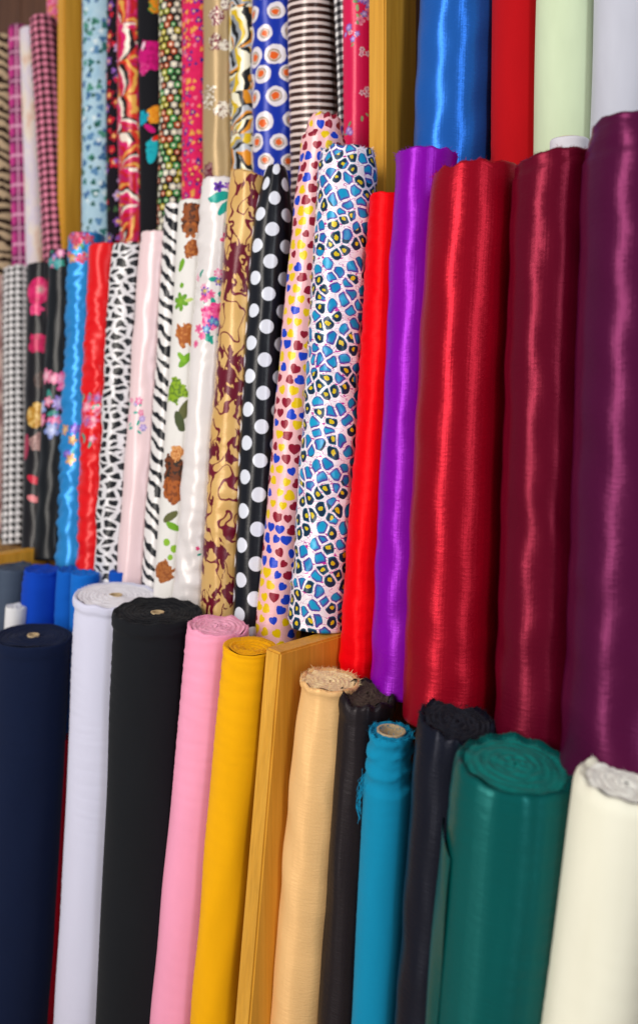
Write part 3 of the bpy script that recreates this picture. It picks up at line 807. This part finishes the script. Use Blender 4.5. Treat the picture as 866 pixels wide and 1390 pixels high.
R = Roll(1, (462, 940), (437, 1300), .040, .02)
build_roll(R, solid('dark_brown_satin', '#221c20', **dict(SATIN, metallic=.3)), 'blackish-brown satin roll with crumpled fuzzy top edge', G1, W_SATIN, nth=100, fray=1000, fraylen=.005, rag=.004,
           slant=.006, slant_dir=3.1, prof=[(0, .93), (.006, 1.03), (.02, 1.04), (.028, .98), (.05, 1)], end_mat=solid('brown_edge', '#42352f', **MATTE), turns=4)
R = Roll(1, (407, 922), (375, 1300), .0435, 0)
build_roll(R, solid('peach_satin', '#efbe80', **dict(SATIN, metallic=.12, rough=.45)), 'peach satin roll with a pale feathery fringe on top, right of the divider', G1, W_SATIN2, nth=110, dv=.005, fray=800, fraylen=.006, rag=.0016,
           prof=[(0, 1.0), (.006, 1.02), (.012, .95), (.02, .93), (.06, .97), (.1, 1)], end_mat=solid('peach_edge', '#efd6a4', **MATTE), turns=5)

# ------------------------------------------------------------------ front row, left of the divider
R = Roll(1, (301, 876), (267, 1300), .043, -.03)
build_roll(R, solid('yellow_cotton', '#efab00', **MATTE), 'plain golden-yellow roll against the wooden divider', G1, W_FINE, nth=110, dv=.005, fray=500, fraylen=.004, turns=5, lip=.009, dome=.006)
R = Roll(1, (252, 848), (213, 1300), .053, 0)
build_roll(R, solid('candy_pink_cotton', '#f59fc0', **dict(SOFT, thread=.05)), 'plain candy-pink roll between the black and yellow rolls', G1, W_FINE, nth=110, dv=.005, fray=900, fraylen=.004, turns=6, rag=.002,
           prof=[(0, .97), (.02, 1)], end_mat=solid('pink_edge', '#f2aac4', **MATTE), seam=.7)
R = Roll(1, (153, 828), (134, 1300), .079, .004)
build_roll(R, solid('black_cotton', '#15171c', **MATTE), 'thick black roll with fuzzy wound end in front of the white roll', G1, W_FINE, nth=130, dv=.0045, fray=2200, fraylen=.004, rag=.0022,
           prof=[(0, .98), (.004, 1.02), (.022, 1.03), (.028, .985), (.05, 1)], turns=9, core=(.012, -.002), dome=.002, slant=.004, slant_dir=3.1)
R = Roll(1, (102, 806), (78, 1300), .080, .035)
build_roll(R, solid('white_lining', '#d4d4ea', **dict(MATTE, slub=.02)), 'thick white roll with overhanging fluffy rim beside the black roll', G1, W_FINE, nth=130, dv=.0045, fray=1600, fraylen=.004, rag=.0014,
           prof=[(0, 1.01), (.004, 1.04), (.016, 1.04), (.022, .985), (.05, 1)], turns=8, core=(.013, -.001), slant=.004, slant_dir=3.1, end_mat=solid('white_edge', '#e6e4ec', **MATTE))
R = Roll(1, (-6, 862), (-32, 1300), .076, -.06)
build_roll(R, solid('navy_cotton', '#0b1836', **MATTE), 'thick dark navy roll in front of the bright blue rolls', G1, W_FINE, nth=130, dv=.005, fray=900, fraylen=.003, turns=9, core=(.012, .001),
           prof=[(0, .99), (.004, 1.02), (.02, 1.02), (.026, .99), (.05, 1)])

# ------------------------------------------------------------------ rolls standing behind the front row
G1B = 'fabric rolls tucked behind the front row'
build_roll(Roll(1, (-7, 768), (-22, 1000), .045, -.01), two_tone('slate_satin', '#323f52', '#46546a', 30, 2, **SOFT), 'slate-grey roll below the far divider, beside a bright blue roll', G1B, W_SMOOTH, nth=72, fray=150)
build_roll(Roll(1, (8, 822), (-2, 1000), .023, -.085), solid('white_fuzzy_cloth', '#dcdce0', **MATTE), 'small white fuzzy roll in front of the slate-grey roll', G1B, W_FINE, nth=60, fray=700, fraylen=.004)
build_roll(Roll(1, (30, 772), (16, 1000), .043, -.012), solid('royal_blue_cotton', '#0440b4', **MATTE), 'royal blue roll with banded top behind the navy roll', G1B, W_FINE, nth=72, steps=[(.014, .0015, .002, 0), (.028, .0015, .003, 2)], fray=200)
build_roll(Roll(1, (77, 772), (64, 1000), .032, .02), solid('azure_cotton', '#0a5cc0', **MATTE), 'azure roll squeezed between two brighter blue rolls', G1B, W_SLUB, nth=72, fray=150)
build_roll(Roll(1, (98, 777), (86, 1000), .030, .012), solid('bright_blue_cotton', '#0e6bce', **MATTE), 'bright blue roll right behind the white roll', G1B, W_SLUB, nth=72, fray=150)
build_roll(Roll(1, (150, 774), (146, 1000), .026, .060), solid('cobalt_cotton', '#0a50b8', **MATTE), 'cobalt blue roll of which only the top edge shows behind the white roll', G1B, W_FINE, nth=72)
build_roll(Roll(1, (77, 1000), (64, 1300), .018, -.05), solid('cherry_red_cotton', '#b40420', **MATTE), 'cherry red roll showing as a sliver between the navy and white rolls', G1B, W_FINE, nth=48)

def overlap_report():
    L = Roll.registry
    for i in range(len(L)):
        for j in range(i + 1, len(L)):
            a, b = L[i], L[j]
            lo = max(a.vb, b.vb); hi = min(a.vt, b.vt)
            if hi < lo: continue
            worst = min((np.linalg.norm(((a.o0 + a.ax * v) - (b.o0 + b.ax * v))[:2]) - a.r - b.r, v) for v in np.linspace(lo, hi, 9))
            if worst[0] < -.02: print('OVERLAP', i, j, '%.3f at %.2f' % worst)
overlap_report()
